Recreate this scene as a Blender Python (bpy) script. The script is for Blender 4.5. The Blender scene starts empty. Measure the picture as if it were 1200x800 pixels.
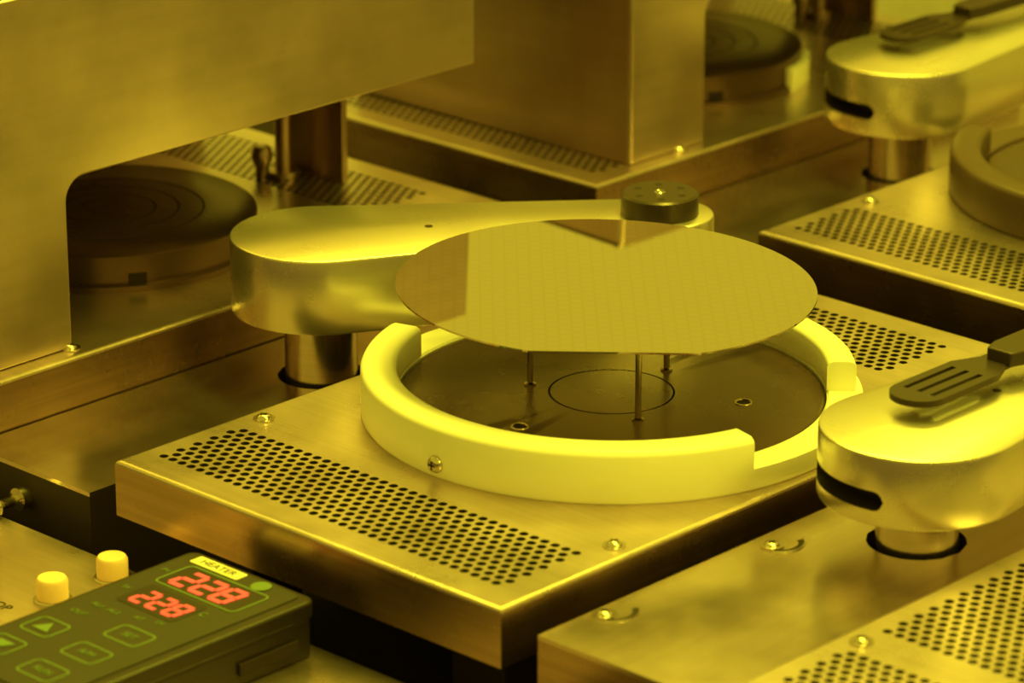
import bpy, bmesh, math
from mathutils import Vector, Matrix
S=0.001
scene=bpy.context.scene
rad=math.radians
# ------------------------------------------------------------------ materials
def newmat(name):
    m=bpy.data.materials.new(name); m.use_nodes=True
    nt=m.node_tree; return m,nt,nt.nodes['Principled BSDF']
def brushed(name,base=(.55,.55,.53),rough=.38,metal=.85,stretch=(4,200,200),amp=.12,bump=.05,blotch=.18,rv=.04):
    m,nt,b=newmat(name); N=nt.nodes; L=nt.links
    tc=N.new('ShaderNodeTexCoord'); mp=N.new('ShaderNodeMapping')
    mp.inputs['Scale'].default_value=stretch
    L.new(tc.outputs['Object'],mp.inputs['Vector'])
    n=N.new('ShaderNodeTexNoise'); n.inputs['Scale'].default_value=14; n.inputs['Detail'].default_value=4
    L.new(mp.outputs[0],n.inputs['Vector'])
    n2=N.new('ShaderNodeTexNoise'); n2.inputs['Scale'].default_value=24; n2.inputs['Detail'].default_value=5; n2.inputs['Roughness'].default_value=.55
    L.new(tc.outputs['Object'],n2.inputs['Vector'])
    mr=N.new('ShaderNodeMapRange'); mr.inputs['From Min'].default_value=.3; mr.inputs['From Max'].default_value=.7
    mr.inputs['To Min'].default_value=1-amp; mr.inputs['To Max'].default_value=1+amp*.6
    L.new(n.outputs['Fac'],mr.inputs['Value'])
    mr2=N.new('ShaderNodeMapRange'); mr2.inputs['From Min'].default_value=.3; mr2.inputs['From Max'].default_value=.7
    mr2.inputs['To Min'].default_value=1-blotch; mr2.inputs['To Max'].default_value=1+blotch*.5
    L.new(n2.outputs['Fac'],mr2.inputs['Value'])
    ml=N.new('ShaderNodeMath'); ml.operation='MULTIPLY'
    L.new(mr.outputs[0],ml.inputs[0]); L.new(mr2.outputs[0],ml.inputs[1])
    vm=N.new('ShaderNodeVectorMath'); vm.operation='SCALE'; vm.inputs[0].default_value=base
    L.new(ml.outputs[0],vm.inputs['Scale']); L.new(vm.outputs[0],b.inputs['Base Color'])
    rr=N.new('ShaderNodeMapRange'); rr.inputs['From Min'].default_value=.3; rr.inputs['From Max'].default_value=.7
    rr.inputs['To Min'].default_value=rough-rv; rr.inputs['To Max'].default_value=rough+rv
    L.new(n2.outputs['Fac'],rr.inputs['Value']); L.new(rr.outputs[0],b.inputs['Roughness'])
    bp=N.new('ShaderNodeBump'); bp.inputs['Strength'].default_value=bump; bp.inputs['Distance'].default_value=.0003
    L.new(n.outputs['Fac'],bp.inputs['Height']); L.new(bp.outputs[0],b.inputs['Normal'])
    b.inputs['Metallic'].default_value=metal
    return m
def plain(name,base,rough=.5,metal=0,emit=None,es=1,noise=.06,nscale=60,sss=0,coat=0):
    m,nt,b=newmat(name); N=nt.nodes; L=nt.links
    tc=N.new('ShaderNodeTexCoord'); n=N.new('ShaderNodeTexNoise'); n.inputs['Scale'].default_value=nscale; n.inputs['Detail'].default_value=4
    L.new(tc.outputs['Object'],n.inputs['Vector'])
    mr=N.new('ShaderNodeMapRange'); mr.inputs['To Min'].default_value=1-noise*2; mr.inputs['To Max'].default_value=1+noise*2
    L.new(n.outputs['Fac'],mr.inputs['Value'])
    vm=N.new('ShaderNodeVectorMath'); vm.operation='SCALE'; vm.inputs[0].default_value=base
    L.new(mr.outputs[0],vm.inputs['Scale']); L.new(vm.outputs[0],b.inputs['Base Color'])
    b.inputs['Roughness'].default_value=rough; b.inputs['Metallic'].default_value=metal
    if sss: 
        b.inputs['Subsurface Weight'].default_value=sss; b.inputs['Subsurface Radius'].default_value=(.004,.004,.004); b.inputs['Subsurface Scale'].default_value=1
    if coat: b.inputs['Coat Weight'].default_value=coat; b.inputs['Coat Roughness'].default_value=.15
    if emit: b.inputs['Emission Color'].default_value=(*emit,1); b.inputs['Emission Strength'].default_value=es
    return m
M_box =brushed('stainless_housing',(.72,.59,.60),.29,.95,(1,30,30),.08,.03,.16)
M_side=brushed('stainless_side_shaded',(.46,.31,.28),.27,.98,(1,1,30),.14,.04,.12)  # same stainless, darker and browner: shade of the vertical faces put into colour
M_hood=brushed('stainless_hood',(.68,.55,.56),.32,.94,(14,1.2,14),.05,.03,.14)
M_hoodf=brushed('stainless_hood_shaded',(.54,.39,.38),.32,.96,(1.2,14,14),.05,.03,.14)  # hood steel darkened so the front plate's shade sits in its colour
M_deck=brushed('stainless_deck',(.66,.54,.55),.22,.97,(30,1,30),.06,.03,.2)
M_arm =brushed('satin_aluminium',(.87,.80,.74),.28,.9,(1,1,30),.03,.02,.03,.015)
M_shaft=brushed('turned_steel',(.66,.56,.55),.2,.97,(1,1,60),.1,.03,.05)
M_screw=brushed('screw_steel',(.66,.58,.55),.2,1,(1,1,1),.05,.02,.1)
M_ring=plain('white_ptfe',(.95,.94,.84),.36,noise=.01,coat=.1)
M_ringb=plain('brown_ring_shaded',(.075,.045,.04),.36,noise=.05)  # brown ring, colour taken darker for the shadow falling on it
M_chuck=brushed('anodised_chuck',(.15,.093,.09),.28,.8,(1,1,1),.06,.02,.15)
M_dark=plain('dark_anodised',(.06,.042,.042),.3,.45)
M_cav=plain('cavity_black',(.016,.006,.007),.8)  # black that paints in the shade of holes, slots, grooves and housing interior
M_blk=plain('black_plastic',(.022,.016,.018),.33,noise=.1)
M_face=plain('controller_overlay',(.024,.02,.022),.42)
M_red=plain('led_red',(.3,.02,.01),.5,emit=(1,.09,.035),es=1.25)
M_grn=plain('green_print',(.12,.2,.07),.5)
M_lbl=plain('label_paper',(.75,.7,.5),.6)
M_btn=plain('amber_button',(.95,.66,.5),.4,sss=.2)
M_base=plain('machine_frame_paint',(.022,.010,.012),.6)
M_cab=plain('cabinet_paint',(.97,.95,.88),.5)
M_flr=plain('floor_vinyl',(.045,.025,.025),.5,nscale=4)
M_wal=plain('wall_panel_paint',(.8,.74,.66),.6,nscale=2,noise=.03)
M_pin=brushed('lift_pin_steel',(.42,.33,.30),.2,1,(1,1,1),.05,.02,.1)
m,nt,b=newmat('polished_silicon')
b.inputs['Metallic'].default_value=1
N=nt.nodes;L=nt.links
tc=N.new('ShaderNodeTexCoord'); n=N.new('ShaderNodeTexNoise'); n.inputs['Scale'].default_value=25
L.new(tc.outputs['Object'],n.inputs['Vector']); mr=N.new('ShaderNodeMapRange'); mr.inputs['To Min'].default_value=.01; mr.inputs['To Max'].default_value=.035
L.new(n.outputs['Fac'],mr.inputs['Value']); L.new(mr.outputs[0],b.inputs['Roughness'])
br=N.new('ShaderNodeTexBrick'); br.offset=.5; br.inputs['Scale'].default_value=1
br.inputs['Brick Width'].default_value=.005; br.inputs['Row Height'].default_value=.0045; br.inputs['Mortar Size'].default_value=.0006
br.inputs['Color1'].default_value=(.70,.62,.58,1); br.inputs['Color2'].default_value=(.69,.612,.57,1); br.inputs['Mortar'].default_value=(.665,.585,.54,1)
L.new(tc.outputs['Object'],br.inputs['Vector']); L.new(br.outputs['Color'],b.inputs['Base Color'])
M_waf=m
# ------------------------------------------------------------------ mesh helpers (all dimensions in mm)
class MB:
    def __init__(s): s.v=[];s.f=[];s.m=[]
    def quad(s,pts,mi=0):
        i=len(s.v); s.v+=pts; s.f.append(tuple(range(i,i+len(pts)))); s.m.append(mi)
    def box(s,x0,x1,y0,y1,z0,z1,mi=0):
        i=len(s.v)
        s.v+=[(x0,y0,z0),(x1,y0,z0),(x1,y1,z0),(x0,y1,z0),(x0,y0,z1),(x1,y0,z1),(x1,y1,z1),(x0,y1,z1)]
        for f in ((0,3,2,1),(4,5,6,7),(0,1,5,4),(1,2,6,5),(2,3,7,6),(3,0,4,7)):
            s.f.append(tuple(i+k for k in f)); s.m.append(mi)
    def prism(s,poly,z0,z1,mi=0,tf=lambda x,y,z:(x,y,z)):
        n=len(poly); i=len(s.v)
        s.v+=[tf(x,y,z0) for x,y in poly]+[tf(x,y,z1) for x,y in poly]
        s.f.append(tuple(range(i+n-1,i-1,-1))); s.m.append(mi)
        s.f.append(tuple(range(i+n,i+2*n))); s.m.append(mi)
        for k in range(n):
            k2=(k+1)%n; s.f.append((i+k,i+k2,i+n+k2,i+n+k)); s.m.append(mi)
    def lathe(s,prof,cx=0,cy=0,cz=0,seg=64,a0=0,a1=360,mi=0,mis=None,caps=True,closed=False):
        full=abs(a1-a0-360)<1e-6; n=seg if full else seg+1; P=len(prof); i=len(s.v)
        for k in range(n):
            a=rad(a0+(a1-a0)*k/seg)
            for r,z in prof: s.v.append((cx+r*math.cos(a),cy+r*math.sin(a),cz+z))
        for k in range(seg):
            k2=(k+1)%n
            rng=range(P) if closed else range(P-1)
            for j in rng:
                j2=(j+1)%P
                s.f.append((i+k*P+j,i+k2*P+j,i+k2*P+j2,i+k*P+j2)); s.m.append(mis[j] if mis else mi)
        if not full and caps:
            s.f.append(tuple(i+j for j in range(P))); s.m.append(mi)
            s.f.append(tuple(i+(n-1)*P+j for j in reversed(range(P)))); s.m.append(mi)
    def mesh(s,name,mats,ang=35,merge=True,flat=False):
        me=bpy.data.meshes.new(name)
        me.from_pydata([(x*S,y*S,z*S) for x,y,z in s.v],[],s.f)
        for mt in mats: me.materials.append(mt)
        me.polygons.foreach_set('material_index',s.m)
        if not flat:
            bm=bmesh.new(); bm.from_mesh(me)
            if merge: bmesh.ops.remove_doubles(bm,verts=bm.verts,dist=1e-6)
            bmesh.ops.recalc_face_normals(bm,faces=bm.faces)
            bm.to_mesh(me); bm.free()
            me.shade_smooth(); me.set_sharp_from_angle(angle=rad(ang))
        return me
def link(name,me,parent=None,loc=(0,0,0),rz=0,bevel=0):
    o=bpy.data.objects.new(name,me); scene.collection.objects.link(o)
    o.location=[c*S for c in loc]; o.rotation_euler=(0,0,rad(rz))
    if parent: o.parent=parent
    if bevel:
        b=o.modifiers.new('bev','BEVEL'); b.width=bevel*S; b.segments=3; b.limit_method='ANGLE'; b.angle_limit=rad(40)
    return o
def empty(name,loc=(0,0,0),rz=0):
    o=bpy.data.objects.new(name,None); scene.collection.objects.link(o); o.empty_display_size=.01
    o.location=[c*S for c in loc]; o.rotation_euler=(0,0,rad(rz)); return o
def add(name,mb,mats,parent=None,loc=(0,0,0),rz=0,bevel=0,ang=35,flat=False):
    return link(name,mb.mesh(name,mats,ang,flat=flat),parent,loc,rz,bevel)
def rrect(x0,x1,y0,y1,r,seg=5):
    out=[]
    for cx,cy,a in ((x1-r,y0+r,-90),(x1-r,y1-r,0),(x0+r,y1-r,90),(x0+r,y0+r,180)):
        for k in range(seg+1):
            t=rad(a+90*k/seg); out.append((cx+r*math.cos(t),cy+r*math.sin(t)))
    return out
def cell(mb,cx,cy,hw,hh,r,z,depth,nside=3,mi=0,mh=1,bx=None):
    x0,x1,y0,y1=bx if bx else (cx-hw,cx+hw,cy-hh,cy+hh)
    out=[]
    for (ax,ay),(bx_,by_) in (((x0,y0),(x1,y0)),((x1,y0),(x1,y1)),((x1,y1),(x0,y1)),((x0,y1),(x0,y0))):
        for k in range(nside):
            t=k/nside; out.append((ax+(bx_-ax)*t,ay+(by_-ay)*t))
    n=len(out); i=len(mb.v)
    mb.v+=[(x,y,z) for x,y in out]
    ci=[]
    for x,y in out:
        a=math.atan2(y-cy,x-cx); ci.append((cx+r*math.cos(a),cy+r*math.sin(a)))
    mb.v+=[(x,y,z) for x,y in ci]+[(x,y,z-depth) for x,y in ci]
    for k in range(n):
        k2=(k+1)%n
        mb.f.append((i+k,i+k2,i+n+k2,i+n+k)); mb.m.append(mi)
        mb.f.append((i+n+k,i+n+k2,i+2*n+k2,i+2*n+k)); mb.m.append(mh)
# ------------------------------------------------------------------ housing with perforated strips
def housing_mesh(name,strips,X=92.5,Y0=-155,Y1=150,H=20.5):
    mb=MB(); b=1.6
    rows=[(0,-H),(0,-b)]+[(b*(1-math.cos(rad(t))),-b+b*math.sin(rad(t))) for t in (30,60,90)]
    for k in range(len(rows)-1):
        (i0,z0),(i1,z1)=rows[k],rows[k+1]
        c0=[(-X+i0,Y0+i0),(X-i0,Y0+i0),(X-i0,Y1-i0),(-X+i0,Y1-i0)]
        c1=[(-X+i1,Y0+i1),(X-i1,Y0+i1),(X-i1,Y1-i1),(-X+i1,Y1-i1)]
        for j in range(4):
            j2=(j+1)%4
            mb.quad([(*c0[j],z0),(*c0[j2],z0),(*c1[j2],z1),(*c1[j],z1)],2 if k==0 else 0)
    xa,xb,ya,yb=-X+b,X-b,Y0+b,Y1-b
    y=ya; p=4.7; rh=3.95
    for (sx0,sx1,sy0,nr) in strips:
        mb.quad([(xa,y,0),(xb,y,0),(xb,sy0,0),(xa,sy0,0)])
        nc=int((sx1-sx0-p/2)/p)
        for rI in range(nr):
            off=(p/2 if rI%2 else 0); y0=sy0+rI*rh; y1=y0+rh
            s0=sx0+off; s1=s0+nc*p
            mb.quad([(xa,y0,0),(s0,y0,0),(s0,y1,0),(xa,y1,0)])
            mb.quad([(s1,y0,0),(xb,y0,0),(xb,y1,0),(s1,y1,0)])
            for c in range(nc): cell(mb,s0+(c+.5)*p,y0+rh/2,p/2,rh/2,1.66,0,1.2)
        y=sy0+nr*rh
    mb.quad([(xa,y,0),(xb,y,0),(xb,yb,0),(xa,yb,0)])
    mb.box(-X+2,X-2,Y0+2,Y1-2,-H+.2,-7,1)
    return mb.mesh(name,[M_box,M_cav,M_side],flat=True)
HM=housing_mesh('housing_mesh',[(-85.5,84,-142.5,10),(-85.5,52,97,10)])
HM2=housing_mesh('housing_mesh_b',[(-85.5,84,-142.5,10),(-85.5,84,-86,28),(-85.5,52,97,10)])
def screw_mb(mb,x,y,z,r=3.0,h=1.9):
    mb.lathe([(0,h),(r*.45,h*.97),(r*.8,h*.72),(r,h*.2),(r,-.2)],x,y,z,seg=20)
    mb.box(x-r*.5,x+r*.5,y-.3,y+.3,z+h*.6,z+h+.06,1); mb.box(x-.3,x+.3,y-r*.5,y+r*.5,z+h*.6,z+h+.06,1)
def screws(parent,pts,z=0):
    mb=MB()
    for x,y in pts:
        screw_mb(mb,x,y,z); mb.lathe([(4.0,.0),(4.0,.5),(2.8,.5)],x,y,z,seg=20)
    add('screws',mb,[M_screw,M_cav],parent,ang=50)
def unit(x,y,kind,hm=None,tab=False):
    e=empty('hot_plate_unit',(x,y,0))
    link('housing',hm or HM,e)
    screws(e,[(-84,-92),(84,-92),(-84,88),(84,88)] if kind!='cover' else [(-84,-96),(84,-96)])
    if kind=='ring' or kind=='ringb':
        mr=M_ring if kind=='ring' else M_ringb
        mb=MB()
        mb.lathe([(0,7),(22.0,7),(22.05,6.4),(22.75,6.4),(22.8,7),(75.5,7),(76.5,6.3),(76.5,-.3)],seg=128,mis=[0,0,1,0,0,0,0])
        add('chuck_plate',mb,[M_chuck,M_cav],e)
        mb=MB()
        for a in (30,150,270):
            cx,cy=48*math.cos(rad(a)),48*math.sin(rad(a))
            mb.lathe([(0,7.06),(2.6,7.06)],cx,cy,0,seg=24,mi=1)
            mb.lathe([(2.4,7.05),(2.7,7.35),(3.2,7.35),(3.4,7.0)],cx,cy,0,seg=24,mi=0)
        add('chuck_ports',mb,[M_pin,M_cav],e)
        mb=MB()
        mb.lathe([(77,0),(77,7.3),(77.8,8),(89.4,8),(90,8),(90,1.2),(89.1,-.2)],seg=160)
        mb.lathe([(90,8),(90,17.0),(89.3,18.4),(87.7,19.2),(79.2,19.2),(77.8,18.6),(77,17.4),(77,8)],a0=197,a1=344.5,seg=80)
        mb.lathe([(87.5,8),(87.5,17.0),(87,18.2),(85.5,19),(79.2,19),(77.8,18.4),(77,17.2),(77,8)],a0=42,a1=142,seg=60)
        add('guard_ring',mb,[mr],e,ang=40)
        mb=MB(); screw_mb(mb,0,0,0,3.2,2.4)
        o=add('ring_screw',mb,[M_screw,M_cav],e,ang=50); o.location=(0,-89.9*S,5.2*S); o.rotation_euler=(rad(90),0,0)
        if kind=='ring':
            mb=MB()
            for a in (90,210,330):
                cx,cy=30*math.cos(rad(a)),30*math.sin(rad(a))
                mb.lathe([(2.2,7),(2.2,7.6),(1.15,8.2),(1.15,44.6),(.7,45.2),(0,45.3)],cx,cy,0,seg=20)
            add('lift_pins',mb,[M_pin],e)
    if kind=='open':
        mb=MB()
        prof=[(0,15)]; mis=[]
        for g in (19,28.5,38.5):
            prof+=[(g,15),(g+.1,14.5),(g+.7,14.5),(g+.8,15)]; mis+=[0,1,1,1]
        prof+=[(59,15),(60.5,14),(60.5,3),(63,2.5),(63,0)]; mis+=[0,0,0,0,0]
        mb.lathe(prof,seg=128,mis=mis)
        add('chuck_plate',mb,[M_chuck,M_cav],e)
        mb=MB()
        for a in (270,330,30):
            c,s_=math.cos(rad(a)),math.sin(rad(a))
            mb.prism([(60.9*c-3.6*s_*k1+q*c,60.9*s_+3.6*c*k1+q*s_) for k1,q in ((-1,-2),(-1,0),(1,0),(1,-2))],0.5,7)
        add('chuck_notches',mb,[M_cav],e)
        if tab:
            mb=MB(); mb.lathe([(61,0),(61,11),(64,11),(64,0)],a0=10,a1=42,seg=16,closed=True); add('guard_segment',mb,[M_ring],e)
    return e
PX=274.5; PY=348
unit(0,0,'ring'); unit(-PX,0,'open'); unit(0,PY,'ringb'); unit(-PX,PY,'open',tab=True); unit(PX,0,'cover',HM2)
# ------------------------------------------------------------------ wafer
mb=MB(); R=75; hf=math.asin(28.75/75); pts=[]
for k in range(161):
    a=hf+(2*math.pi-2*hf)*k/160; pts.append((R*math.cos(a),R*math.sin(a)))
mb.prism(pts,-.33,.33)
waf=add('silicon_wafer',mb,[M_waf],None,(-3,0,46.2),rz=-45)
hdir=Vector((-.6868,.7269,0))
waf.matrix_world=Matrix.Translation(Vector((-3*S,0,46.4*S)))@Matrix.Rotation(rad(1.2),4,hdir)@Matrix.Rotation(rad(-46),4,'Z')
# ------------------------------------------------------------------ hoods
def hood(x,y,H=139):
    e=empty('process_hood',(x,y,0)); mb=MB()
    xs=84.5; r=9
    poly=[(0,0.2),(48,.2)]
    poly+=[(48+r-r*math.cos(rad(t)),66-r+r*math.sin(rad(t))) for t in range(0,91,15)]
    poly+=[(266,66),(266,H),(0,H)]
    mb.prism(poly,xs-2.5,xs,tf=lambda a,b,c:(c,a,b))
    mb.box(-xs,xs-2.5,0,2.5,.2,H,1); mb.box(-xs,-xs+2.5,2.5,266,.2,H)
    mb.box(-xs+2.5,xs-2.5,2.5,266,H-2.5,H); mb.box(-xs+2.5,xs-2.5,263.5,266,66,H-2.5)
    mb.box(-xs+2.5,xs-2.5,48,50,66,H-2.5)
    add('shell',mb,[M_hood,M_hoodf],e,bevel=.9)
    mb=MB(); mb.box(-30,12,260,263,.2,66); mb.lathe([(3.6,.2),(3.6,66)],-14,250,0,seg=24); mb.lathe([(7,0.2),(7,3),(3.6,3)],-14,250,0,seg=24)
    mb.lathe([(0,15),(3,14),(4.6,11),(4.6,8),(3,5),(3,.2)],-20,243,0,seg=20)
    add('support_posts',mb,[M_hoodf],e,bevel=.3)
hood(-PX,-139,139); hood(-PX,224,130)
# ------------------------------------------------------------------ decks
def deck(x0,x1,y0,y1,z,hx,hy,hr=17,scr=(),side=None):
    e=empty('deck_plate'); mb=MB(); t=42
    cell(mb,hx,hy,0,0,hr,z,9,nside=16,bx=(x0,x1,y0,y1))
    for a,b in (((x0,y0),(x1,y0)),((x1,y0),(x1,y1)),((x1,y1),(x0,y1)),((x0,y1),(x0,y0))):
        mb.quad([(*a,z-1.6),(*b,z-1.6),(*b,z),(*a,z)])
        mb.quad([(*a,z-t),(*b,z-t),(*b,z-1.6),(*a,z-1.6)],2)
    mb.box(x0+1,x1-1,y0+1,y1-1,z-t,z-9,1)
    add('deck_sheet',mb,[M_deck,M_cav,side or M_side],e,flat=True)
    if scr:
        mb=MB()
        for x,y in scr: 
            screw_mb(mb,x,y,z,3,1.6); mb.lathe([(4.2,0),(4.2,.6),(2.6,.6)],x,y,z,seg=20)
            mb.lathe([(6.6,.08),(8.4,.08)],x-.5,y+4,z,seg=14,a0=-60,a1=60,mi=1,caps=False)
            mb.lathe([(8.4,.0),(8.6,.5),(8.9,.5),(9.1,0)],x-.5,y+4,z,seg=14,a0=-62,a1=62,mi=0,caps=False)
        add('deck_screws',mb,[M_screw,M_cav],e,ang=50)
deck(-181,-114,-149,188,-20,-141,-9,side=M_base)  # near-black sides stand in for shade on this deck's front face
deck(-181,-95,190,560,-20,-138,346)
deck(102,181.5,-148,188,-8,142,-5,scr=((107,-122),(110,-42)))
deck(102,181.5,199,560,-20,142,343)
# ------------------------------------------------------------------ transfer arms
def arm(x,y,zd,zb,zt,ang,slot=True,blade=True,Ln=134,R1=34,R2=19):
    e=empty('transfer_arm',(x,y,0),ang)
    phi=math.acos((R1-R2)/Ln); pts=[]
    n1=110; s0,s1=(124,197)
    for k in range(n1+1):
        a=phi+(2*math.pi-2*phi)*k/n1; pts.append((0,R1,a))
    for k in range(41):
        a=-phi+2*phi*k/40; pts.append((Ln,R2,a))
    zc=(zb+zt)/2-3.5; mb=MB(); rows=[]
    hr=3.4
    for c,R_,a in pts:
        h=0
        ad=math.degrees(a)
        if slot and c==0 and s0<ad<s1:
            d=min(ad-s0,s1-ad)*rad(1)*R1
            h=hr if d>hr else math.sqrt(max(0,hr*hr-(hr-d)**2))
        q=10 if h>0 else 0
        P=lambda i,z:(c+(R_-i)*math.cos(a),(R_-i)*math.sin(a),z)
        rows.append([P(1.2,zb),P(.35,zb+.35),P(0,zb+1.2),P(0,zc-h),P(q,zc-h),P(q,zc+h),P(0,zc+h),P(0,zt-1.2),P(.35,zt-.35),P(1.2,zt)])
    n=len(rows)
    for k in range(n):
        A=rows[k];B=rows[(k+1)%n]
        for j in range(9):
            if j in (3,4,5):
                if A[4]==A[5] and B[4]==B[5]: continue
            mb.quad([A[j],B[j],B[j+1],A[j+1]],1 if j in (3,4,5) else 0)
    mb.quad([r_[-1] for r_ in rows]); mb.quad([r_[0] for r_ in reversed(rows)])
    me=mb.mesh('arm_body',[M_arm,M_cav],ang=40); link('arm_body',me,e)
    mb=MB(); mb.lathe([(14,zd-9),(14,zb-3),(15.5,zb-2.6),(15.5,zb+.2)],seg=48); add('shaft',mb,[M_shaft],e)
    mb=MB(); mb.lathe([(0,zt+8.5),(14,zt+8.5),(15,zt+7.8),(15,zt+.2)],Ln-2,0,0,seg=48)
    for a in range(20,380,60):
        mb.lathe([(0,zt+8.6),(1.5,zt+8.6)],Ln-2+9.5*math.cos(rad(a)),9.5*math.sin(rad(a)),0,seg=14,mi=1)
    mb.lathe([(1.5,zt+8.55),(1.7,zt+8.9),(2.2,zt+8.55)],Ln-2,0,0,seg=14,mi=2)
    add('pivot_knob',mb,[M_dark,M_cav,M_screw],e)
    mb=MB(); mb.lathe([(0,zt+.15),(1.6,zt+.15)],42,0,0,seg=16); add('arm_setscrew',mb,[M_cav],e)
    if blade:
        z=zt+5; mb=MB(); W=10; th=2.2
        poly=[(1,W)]
        for k in range(13):
            t=rad(90+180*k/12); poly.append((1+W*.95*math.cos(t),W*math.sin(t)))
        mb.prism(poly[1:],z,z+th)
        for a,b in ((-10,-6.6),(-4.6,-1),(1,4.6),(6.6,10)): mb.prism([(1,a),(28,a),(28,b),(1,b)],z,z+th)
        mb.prism([(28,-W),(32,-W),(42,-5.5),(60,-5),(60,5),(42,5.5),(32,W),(28,W)],z,z+th)
        o=add('end_effector_blade',mb,[M_dark],e); o.location=(7*S,7.5*S,0)
        mb=MB(); mb.prism([(44,-5),(50,-7),(118,-7),(118,7),(50,7),(44,5)],z+1.2,z+6.5)
        o=add('blade_neck',mb,[M_dark],e,bevel=.6); o.location=(5*S,5*S,0)
    return e
arm(-141,-9,-20,7.5,37,54,slot=False,blade=False)
arm(142,-5,-8,9,34,90)
arm(-138,346,-20,6,35,90)
# ------------------------------------------------------------------ front control panel, buttons, controller
mb=MB(); mb.box(-330,96,-330,-161,-62,-35); add('control_panel',mb,[M_box],None,bevel=1)
for (x,y) in ((-77,-171),(-78,-197)):
    e=empty('push_button',(x,y,-35)); mb=MB()
    mb.lathe([(5.5,1),(5.5,7.5),(4.8,8.6),(0,8.8)],seg=32); add('cap',mb,[M_btn],e)
    mb=MB(); mb.lathe([(6.6,0),(6.6,.8),(6.2,1.2),(5,1.2)],seg=32); add('bezel',mb,[M_screw],e)
def text(body,x,y,z,size,mat,parent,rz=0,name='print'):
    c=bpy.data.curves.new(name,'FONT'); c.body=body; c.size=size*S; c.align_x='CENTER'; c.align_y='CENTER'; c.materials.append(mat); c.extrude=.00005
    o=bpy.data.objects.new(name,c); scene.collection.objects.link(o); o.location=(x*S,y*S,z*S); o.rotation_euler=(0,0,rad(rz)); 
    if parent: o.parent=parent
    return o
e=empty('panel_lettering')
text('ST',-64,-178,-34.9,6,M_blk,e); text('SET',-64,-205,-34.9,6,M_blk,e); text('STOP',-90,-212,-34.9,6,M_blk,e)
e=empty('temperature_controller',(-14,-167,-35))
mb=MB(); mb.prism(rrect(-25,33,-112,0,3),0.05,14); mb.prism(rrect(-26,34,-113,1,4),14,20.2)
add('case',mb,[M_blk],e,bevel=1)
mb=MB(); mb.box(33.2,34.3,-34,-8,4,8.5); add('side_latch',mb,[M_cav],e,bevel=.4)
mb=MB(); mb.prism(rrect(-23.5,29,-110,-1.5,3),20.2,20.6); add('overlay',mb,[M_face],e)
mb=MB(); mb.prism(rrect(-16,23,-26.5,-9,2.5),20.6,20.75); mb.prism(rrect(-14,14,-45,-28.5,2),20.6,20.75); add('display_window',mb,[M_blk],e)
mb=MB(); mb.prism(rrect(-19,4,-7.5,-1.8,.8),20.6,20.8); add('nameplate',mb,[M_lbl],e)
text('HEATER',-7.5,-4.7,20.85,4.6,M_blk,e)
SEG={'2':'abged','8':'abcdefg','0':'abcdef'}
def digits(mb,s,x0,y0,w,h,z,gap,th):
    for i,ch in enumerate(s):
        ox=x0+i*(w+gap); sl=.12
        def T(x,y): return (ox+x+sl*y,y0+y)
        def bar(xa,ya,xb,yb):
            if abs(ya-yb)<1e-6: p=[T(xa+.3,ya-th/2),T(xb-.3,ya-th/2),T(xb-.3,ya+th/2),T(xa+.3,ya+th/2)]
            else: p=[T(xa-th/2,ya+.3),T(xa+th/2,ya+.3),T(xa+th/2,yb-.3),T(xa-th/2,yb-.3)]
            mb.prism(p,z,z+.12)
        C={'a':(0,h,w,h),'b':(w,h/2,w,h),'c':(w,0,w,h/2),'d':(0,0,w,0),'e':(0,0,0,h/2),'f':(0,h/2,0,h),'g':(0,h/2,w,h/2)}
        for k in SEG[ch]: bar(*C[k])
mb=MB(); digits(mb,'228',-11,-23.5,6.5,10.5,20.8,3,1.9); digits(mb,'228',-10,-42,5,9,20.8,2.8,1.6)
add('led_digits',mb,[M_red],e)
def frame(mb,x0,x1,y0,y1,z,t=.7,r=2.5):
    a=rrect(x0,x1,y0,y1,r); b_=rrect(x0+t,x1-t,y0+t,y1-t,r-t)
    n=len(a)
    for k in range(n):
        k2=(k+1)%n
        mb.quad([(*a[k],z),(*a[k2],z),(*b_[k2],z),(*b_[k],z)])
mb=MB(); z=20.75
frame(mb,-16,23,-26.5,-9,z+.05)
for (cx,cy) in ((-13,-75),(-13,-93)): frame(mb,cx-7,cx+7,cy-6,cy+6,z)
for (cx,cy) in ((12,-61),(12,-79),(12,-97)): frame(mb,cx-8,cx+8,cy-5.5,cy+5.5,z)
for cy,s in ((-75,1),(-93,-1)):
    mb.prism([(-13-3.8,cy-2.6*s),(-13+3.8,cy-2.6*s),(-13,cy+3.6*s)] if s>0 else [(-13+3.8,cy+2.6),(-13-3.8,cy+2.6),(-13,cy-3.6)],z,z+.1)
mb.lathe([(0,z+.15),(3.6,z+.15)],14,-5.4,0,seg=20)
add('key_outlines',mb,[M_grn],e)
for t_,x,y,s in (('SET',12,-61,4),('A/M',12,-79,4),('RUN',12,-97,4),('AL1  AL2',-10,-52,3.4),('OUT',-14,-60,3.4),('C',17,-34,4),('PV',-19,-18,3),('SV',-18,-36,3),('AT',4,-50,3.2),('EV',12,-48,3)):
    text(t_,x,y,z,s,M_grn,e)
e=empty('thumb_screw',(-149,-149,-31)); mb=MB()
prof=[(0,22),(3.2,21.6),(3.6,21)]+[(3.6 if k%2 else 3.0,20.5-k*.9) for k in range(9)]+[(2,12),(2,5),(4.2,4.6),(4.2,0)]
mb.lathe(prof,seg=24); o=add('knurled_head',mb,[M_screw],e,ang=60); o.rotation_euler=(rad(90),0,0)
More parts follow.
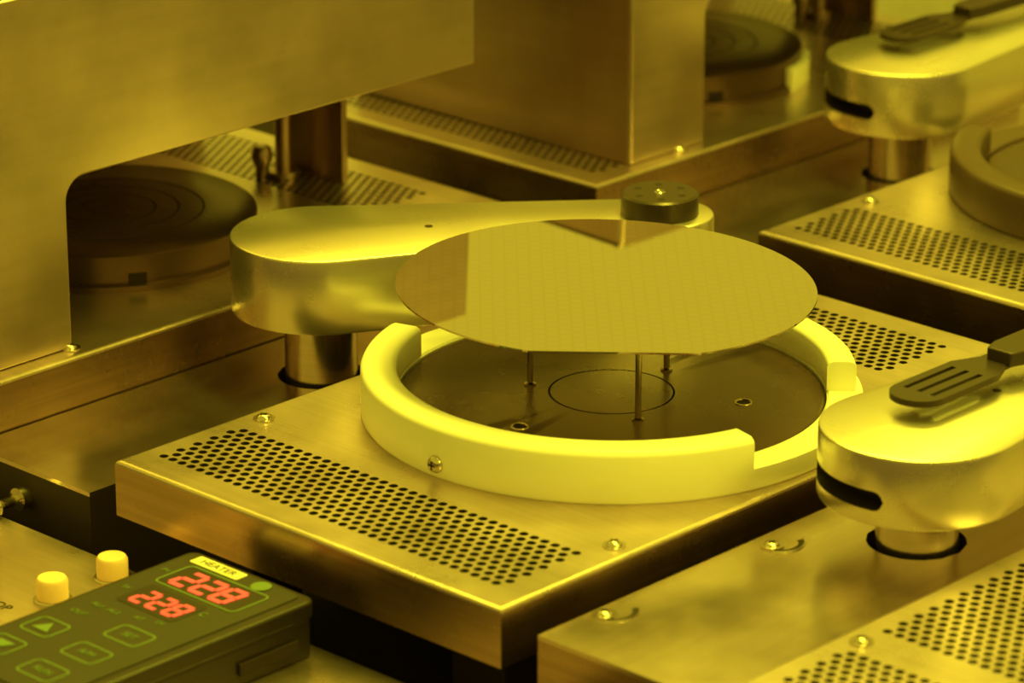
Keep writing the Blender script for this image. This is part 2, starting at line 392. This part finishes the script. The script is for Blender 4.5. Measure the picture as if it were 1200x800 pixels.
# ------------------------------------------------------------------ machine base, duct, room
mb=MB(); mb.box(-380,380,-330,600,-90,-62.2); mb.box(-370,370,-320,590,-860,-90)
for ox,oy in ((0,0),(-PX,0),(0,PY),(-PX,PY),(PX,0)):
    for x in (-60,60):
        for y in (-120,120): mb.box(ox+x-12,ox+x+12,oy+y-12,oy+y+12,-62.2,-20.6)
add('machine_base',mb,[M_base],None,bevel=1)
mb=MB(); mb.box(-350,-120,575,598,-62,60); add('rear_cable_duct',mb,[M_cab],None,bevel=2)
mb=MB(); mb.box(-2600,3000,-3000,2600,-880,-860); add('floor',mb,[M_flr])
mb=MB(); mb.box(-2600,3000,2600,2650,-880,800); add('wall_back',mb,[M_wal])
mb=MB(); mb.box(-2650,-2600,-3000,2650,-880,800); add('wall_left',mb,[M_wal])
# ------------------------------------------------------------------ camera
w=Vector((-.6454,.6831,-.3420)).normalized(); r=Vector((.7269,.6868,0)).normalized(); u=r.cross(w).normalized()
C=Vector((846.0,-947.4,488.1))*S
cam=bpy.data.cameras.new('camera'); cam.lens=4434/1200*36; cam.sensor_width=36; cam.clip_start=.02
co=bpy.data.objects.new('camera',cam); scene.collection.objects.link(co)
mt=Matrix.Identity(4)
for i in range(3): mt[i][0]=r[i]; mt[i][1]=u[i]; mt[i][2]=-w[i]; mt[i][3]=C[i]
co.matrix_world=mt; scene.camera=co
cam.dof.use_dof=True; cam.dof.focus_distance=1.36; cam.dof.aperture_fstop=13
# ------------------------------------------------------------------ light
W=bpy.data.worlds.new('cleanroom_air'); scene.world=W; W.use_nodes=True; nt=W.node_tree; N=nt.nodes; L=nt.links
bg=N['Background']; tc=N.new('ShaderNodeTexCoord'); sp=N.new('ShaderNodeSeparateXYZ'); L.new(tc.outputs['Generated'],sp.inputs[0])
mr=N.new('ShaderNodeMapRange'); mr.inputs['From Min'].default_value=-1; L.new(sp.outputs['Z'],mr.inputs['Value'])
cr=N.new('ShaderNodeValToRGB'); L.new(mr.outputs[0],cr.inputs['Fac']); el=cr.color_ramp.elements
el[0].position=0; el[0].color=(.05,.016,.008,1); el[1].position=1; el[1].color=(.75,.64,.03,1)
for p,c in ((.49,(.05,.016,.008,1)),(.56,(.2,.1,.015,1)),(.64,(.92,.74,.035,1)),(.74,(.92,.75,.035,1))):
    x=el.new(p); x.color=c
L.new(cr.outputs[0],bg.inputs['Color']); bg.inputs['Strength'].default_value=.78
def area(name,loc,tgt,sx,sy,p,col):
    l=bpy.data.lights.new(name,'AREA'); l.shape='RECTANGLE'; l.size=sx; l.size_y=sy; l.energy=p; l.color=col
    o=bpy.data.objects.new(name,l); scene.collection.objects.link(o); o.location=loc
    o.rotation_euler=(Vector(tgt)-Vector(loc)).to_track_quat('-Z','Y').to_euler()
Y=(1,.9,.04)
area('ceiling_lamp',(.1,.3,1.6),(0,0,0),1.2,.25,34,Y)
area('ceiling_lamp',(-.9,.9,1.7),(0,0.1,0),1.2,.25,15,Y)
area('ceiling_lamp',(1.5,.2,1.3),(0,0.1,0),1.0,.25,10,Y)
scene.view_settings.view_transform='Standard'
